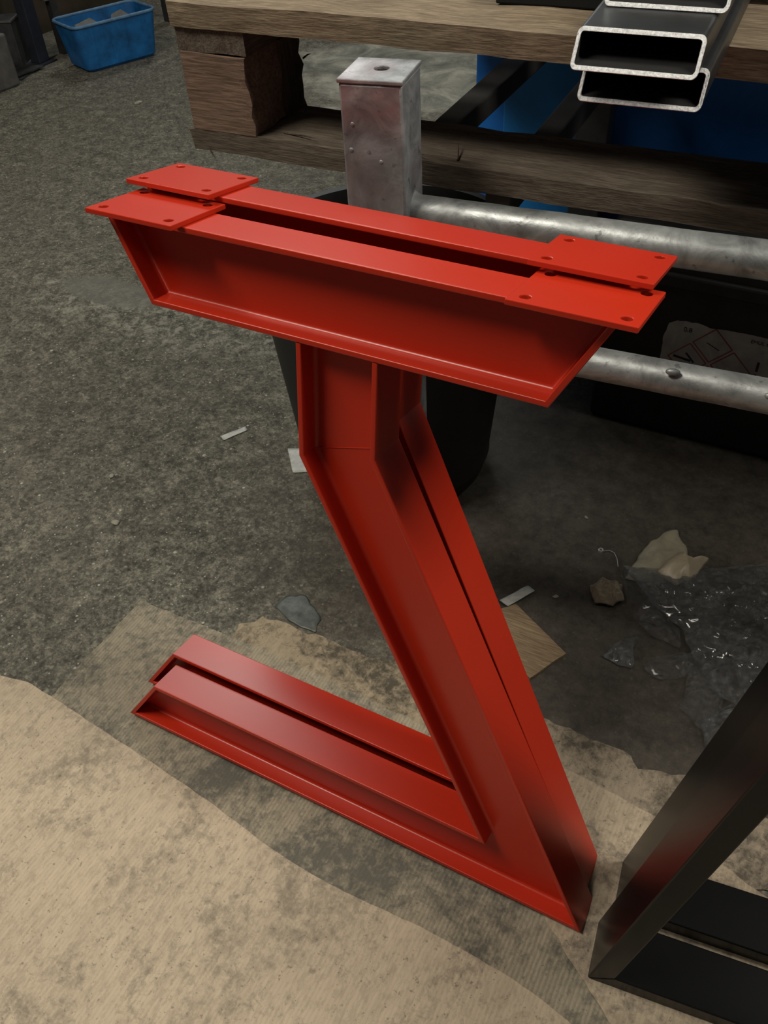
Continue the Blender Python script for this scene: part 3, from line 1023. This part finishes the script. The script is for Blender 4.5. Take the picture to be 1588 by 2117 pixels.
for sx in (-1, 1):
    bm = bmesh.new()
    add_tube(bm, [(sx * 0.206, -0.05, 0.40), (sx * 0.235, -0.045, 0.41), (sx * 0.245, 0, 0.412), (sx * 0.235, 0.045, 0.41), (sx * 0.206, 0.05, 0.40)], 0.008, 10)
    obj('handle', bm, M['tub'], t, smooth=60)

t = thing('storage_box', 'black plastic box with a torn hazard label behind the galvanised rails', 'box', (0.40, 0.935, -0.003))
bm = bmesh.new()
add_box(bm, (0, 0, 0), (0.80, 0.26, 0.40))
obj('box_body', bm, M['crate_black'], t, bevel=0.012, segs=3)
obj('box_rim', box((-0.006, -0.008, 0.30), (0.806, 0.268, 0.325)), M['crate_black'], t, bevel=0.004)
lab_poly = [(0.115, 0.150), (0.112, 0.205), (0.118, 0.232), (0.13, 0.241), (0.16, 0.243), (0.19, 0.240), (0.23, 0.2425), (0.29, 0.242), (0.40, 0.243), (0.40, 0.11), (0.25, 0.105), (0.13, 0.115)]
bm = bmesh.new()
add_prism(bm, wobble(lab_poly, 0.006, 0.0022, 3.0), -0.0016, -0.0004, 'Y')
lb = obj('hazard_label', bm, M['label'], t, label='torn dirty white label with red outlined hazard diamonds')


def line_xz(bm, a, c, w, y):
    a, c = Vector(a), Vector(c)
    e = (c - a).normalized()
    n_ = Vector((-e.y, e.x)) * w / 2
    q = [a + n_, a - n_, c - n_, c + n_]
    add_prism(bm, [(p.x, p.y) for p in q], y - 0.0005, y + 0.0003, 'Y')


def diamond(cx, cz, s, w, y=-0.0018):
    bm = bmesh.new()
    P = [(cx - s, cz), (cx, cz + s), (cx + s, cz), (cx, cz - s)]
    for i in range(4):
        line_xz(bm, P[i], P[(i + 1) % 4], w, y)
    obj('hazard_diamond', bm, M['inkred'], lb)


# the four pictogram frames stand two by two on their corners
cx, cz, s_ = 0.195, 0.2105, 0.0325
cz = cz - 0.003
diamond(cx, cz, s_, 0.0018)
diamond(cx - 0.0365, cz - 0.0365, s_, 0.0018)
diamond(cx + 0.0365, cz - 0.0365, s_, 0.0018)
diamond(cx, cz - 0.073, s_, 0.0018)


def text(body, x, z, size, parent, m, rz=0):
    cu = bpy.data.curves.new('txt', 'FONT')
    cu.body = body
    cu.size = size
    cu.extrude = 0.0002
    tmp = bpy.data.objects.new('txt', cu)
    COL.objects.link(tmp)
    dg = bpy.context.evaluated_depsgraph_get()
    me = bpy.data.meshes.new_from_object(tmp.evaluated_get(dg))
    bpy.data.objects.remove(tmp)
    bpy.data.curves.remove(cu)
    me.materials.clear()
    me.materials.append(m)
    o = bpy.data.objects.new('printed_text', me)
    COL.objects.link(o)
    o.parent = parent
    o.matrix_local = Matrix.Translation((x, -0.0021, z)) @ Matrix.Rotation(PI / 2, 4, 'X')
    return o


text('0.8', 0.143, 0.224, 0.012, lb, M['ink'])
text('EMUL 60', 0.252, 0.2285, 0.009, lb, M['ink'])
# exclamation marks and a flame-like smear inside the frames
for a_, c_, w_ in (((cx + 0.078, cz - 0.012), (cx + 0.078, cz - 0.030), 0.004),
                  ((cx + 0.078, cz - 0.036), (cx + 0.078, cz - 0.040), 0.004),
                  ((cx + 0.076, cz - 0.050), (cx + 0.077, cz - 0.064), 0.003),
                  ((cx - 0.060, cz - 0.034), (cx - 0.030, cz - 0.038), 0.004),
                  ((cx - 0.040, cz - 0.024), (cx - 0.024, cz - 0.040), 0.003),
                  ((cx - 0.010, cz + 0.004), (cx + 0.012, cz - 0.006), 0.0012)):
    bm = bmesh.new()
    line_xz(bm, a_, c_, w_, -0.0018)
    obj('printed_mark', bm, M['ink'], lb)

# metal offcuts on top of the box
for i, (x, y, sx, sy, sz, rz, lab) in enumerate(((0.47, 0.99, 0.10, 0.05, 0.05, 0.3, 'dark steel offcut at the left end of the black box lid'),
                                                 (0.66, 1.02, 0.07, 0.06, 0.04, -0.4, 'dark steel offcut in the middle of the black box lid'),
                                                 (0.86, 0.99, 0.09, 0.04, 0.05, 0.6, 'dark steel offcut at the right end of the black box lid'))):
    bm = bmesh.new()
    add_prism(bm, [(-sx / 2, 0), (sx / 2, 0), (sx / 2, 0.006), (-sx / 2 + 0.006, 0.006), (-sx / 2 + 0.006, sz), (-sx / 2, sz)], -sy / 2, sy / 2, 'Y')
    o = obj('metal_offcut', bm, M['scrap_grey'], bevel=0.0008)
    o.location = (x, y, 0.3975)
    o.rotation_euler = (0, 0, rz)
    tag(o, lab, 'metal offcut', 'metal offcuts on the black box')

# ================================================================== UPPER LEFT CORNER
CR = Matrix.Translation((-2.024, 2.212, -0.003)) @ Matrix.Rotation(1.2, 4, 'Z')
t = thing('plastic_crate', 'blue plastic crate full of dark scrap by the left wall', 'crate', matrix=CR)
# local: x along its long front face, y towards the wall
L_, D_, Hc = 0.305, 0.17, 0.165


def crate_shell():
    bm = bmesh.new()

    def ring(x0, x1, y0, y1, z, r):
        out = []
        for (cx_, cy_, a0) in ((x1 - r, y1 - r, 0), (x0 + r, y1 - r, PI / 2), (x0 + r, y0 + r, PI), (x1 - r, y0 + r, 1.5 * PI)):
            for k in range(6):
                a = a0 + PI / 2 * k / 5
                out.append(bm.verts.new((cx_ + r * math.cos(a), cy_ + r * math.sin(a), z)))
        return out
    tp_ = 0.03
    w = 0.004
    Ls = [ring(0.012, L_ - 0.012, 0.012, D_ - 0.012, 0.0, 0.02), ring(0, L_, 0, D_, 0.012, 0.026), ring(-tp_ * 0.8, L_ + tp_ * 0.8, -tp_ * 0.5, D_ + tp_ * 0.5, Hc, 0.035),
          ring(-tp_ * 0.8 + w, L_ + tp_ * 0.8 - w, -tp_ * 0.5 + w, D_ + tp_ * 0.5 - w, Hc, 0.033), ring(w, L_ - w, w, D_ - w, 0.014, 0.022)]
    for a, c in zip(Ls, Ls[1:]):
        for k in range(24):
            bm.faces.new((a[k], a[(k + 1) % 24], c[(k + 1) % 24], c[k]))
    bm.faces.new(Ls[0])
    bm.faces.new(Ls[-1])
    # moulded ribs on the long face
    for i in range(5):
        x = 0.035 + i * (L_ - 0.07) / 4
        add_prism(bm, [(x - 0.003, 0.006), (x + 0.003, 0.006), (x + 0.003, -0.003), (x - 0.003, -0.003)], 0.012, 0.014)
    return bm


obj('crate_wall', crate_shell(), M['blue_plastic'], t, smooth=35)
bm = bmesh.new()
tp_ = 0.03
pts = []
x0, x1, y0, y1, r = -tp_ * 0.8, L_ + tp_ * 0.8, -tp_ * 0.5, D_ + tp_ * 0.5, 0.035
for (cx_, cy_, a0) in ((x1 - r, y1 - r, 0), (x0 + r, y1 - r, PI / 2), (x0 + r, y0 + r, PI), (x1 - r, y0 + r, 1.5 * PI)):
    for k in range(6):
        a = a0 + PI / 2 * k / 5
        pts.append((cx_ + r * math.cos(a), cy_ + r * math.sin(a), Hc))
pts.append(pts[0])
add_tube(bm, pts, 0.006, 8, False)
obj('crate_rim', bm, M['blue_rim'], t, smooth=60, label='scuffed paler rim')
for i in range(4):
    x = 0.05 + i * 0.068
    bm = bmesh.new()
    add_prism(bm, [(x - 0.0015, 0.012), (x + 0.0015, 0.012), (x + 0.0015 , Hc - 0.02), (x - 0.0015, Hc - 0.02)], -0.0165, -0.010, 'Y')
    for v in bm.verts:
        v.co.y += 0.0155 * (1 - (v.co.z - 0.012) / (Hc - 0.012))
    obj('crate_rib', bm, M['blue_plastic'], t)
# scrap in the crate: each sheet its own thing
for i, (x, y, z, a, b_, rx, rz, lab) in enumerate(((0.085, 0.085, 0.125, 0.14, 0.11, 0.40, 0.3, 'grey bent steel sheet in the blue crate, nearest its left rim'),
                                                   (0.19, 0.085, 0.105, 0.19, 0.12, 0.12, -0.1, 'dark steel sheet lying flat in the middle of the blue crate'),
                                                   (0.225, 0.125, 0.135, 0.10, 0.05, 0.7, 0.1, 'grey steel plate leaning out of the far end of the blue crate'))):
    bm = bmesh.new()
    add_prism(bm, [(-a / 2, -b_ / 2), (a / 2, -b_ / 2 + 0.02), (a / 2 - 0.02, b_ / 2), (-a / 2 + 0.03, b_ / 2 - 0.01)], 0, 0.004)
    o = obj('scrap_sheet', bm, M['scrap_grey'] if i != 1 else M['scrap'])
    o.matrix_world = CR @ Matrix.Translation((x, y, z)) @ Matrix.Rotation(rz, 4, 'Z') @ Matrix.Rotation(rx, 4, 'X')
    tag(o, lab, 'scrap metal', 'scrap sheets in the crate')
t = thing('steel_column', 'dark steel column standing left of the blue crate', 'column', (-2.30, 2.20, -0.003), 0.0)
obj('column_shaft', box((-0.05, 0.03, 0.006), (0.0, 0.085, 2.6)), M['column'], t, bevel=0.003)
obj('base_plate', box((-0.07, 0.01, 0.0), (0.02, 0.105, 0.006)), M['column'], t)
o = obj('wooden_rail', box((0, -0.03, 0), (0.62, 0.01, 0.03)), M['scrap_grey'], bevel=0.002)
o.matrix_world = Matrix.Translation((-2.34, 2.36, 0.195)) @ Matrix.Rotation(1.32, 4, 'Z')
tag(o, 'long grey rail running behind the blue crate to the column', 'rail')
obj('rail_bracket', box((0.02, -0.028, -0.198), (0.05, 0.008, 0.0)), M['scrap'], o)
obj('rail_bracket', box((0.56, -0.028, -0.198), (0.59, 0.008, 0.0)), M['scrap'], o)
o = obj('scrap_box', box((0, 0, 0), (0.16, 0.14, 0.16)), M['scrap'], bevel=0.004)
o.location = (-2.50, 2.12, -0.003)
o.rotation_euler = (0, 0, 0.5)
tag(o, 'black open steel box left of the dark column', 'box')
obj('box_lip', box((-0.004, -0.004, 0.16), (0.164, 0.004, 0.166)), M['scrap_grey'], o)
obj('box_lip', box((0.156, 0.004, 0.16), (0.164, 0.144, 0.166)), M['scrap_grey'], o)
o = obj('concrete_block', box((0, 0, 0), (0.13, 0.30, 0.18)), M['scrap_grey'], bevel=0.008)
o.location = (-2.36, 1.74, -0.003)
o.rotation_euler = (0, 0, -0.1)
tag(o, 'grey block cut by the left edge of the photo', 'block')
for i, (x, y, rz, z) in enumerate(((-2.31, 2.09, 0.2, 0.0), (-2.33, 2.12, 0.9, 0.0041), (-2.30, 2.14, 1.4, 0.0082))):
    bm = bmesh.new()
    add_prism(bm, wobble([(-0.06, -0.05), (0.07, -0.04), (0.05, 0.05), (-0.05, 0.06)], 0.02, 0.006, i * 3.0), 0, 0.004)
    o = obj('flat_scrap', bm, M['scrap'])
    o.location = (x, y, -0.003 + z)
    o.rotation_euler = (0, 0, rz)
    tag(o, ['flat black scrap sheet at the foot of the column, bottom of its pile', 'flat black scrap sheet in the middle of the pile at the column', 'flat black scrap sheet on top of the pile at the column'][i], 'scrap metal', 'flat scrap sheets by the column')
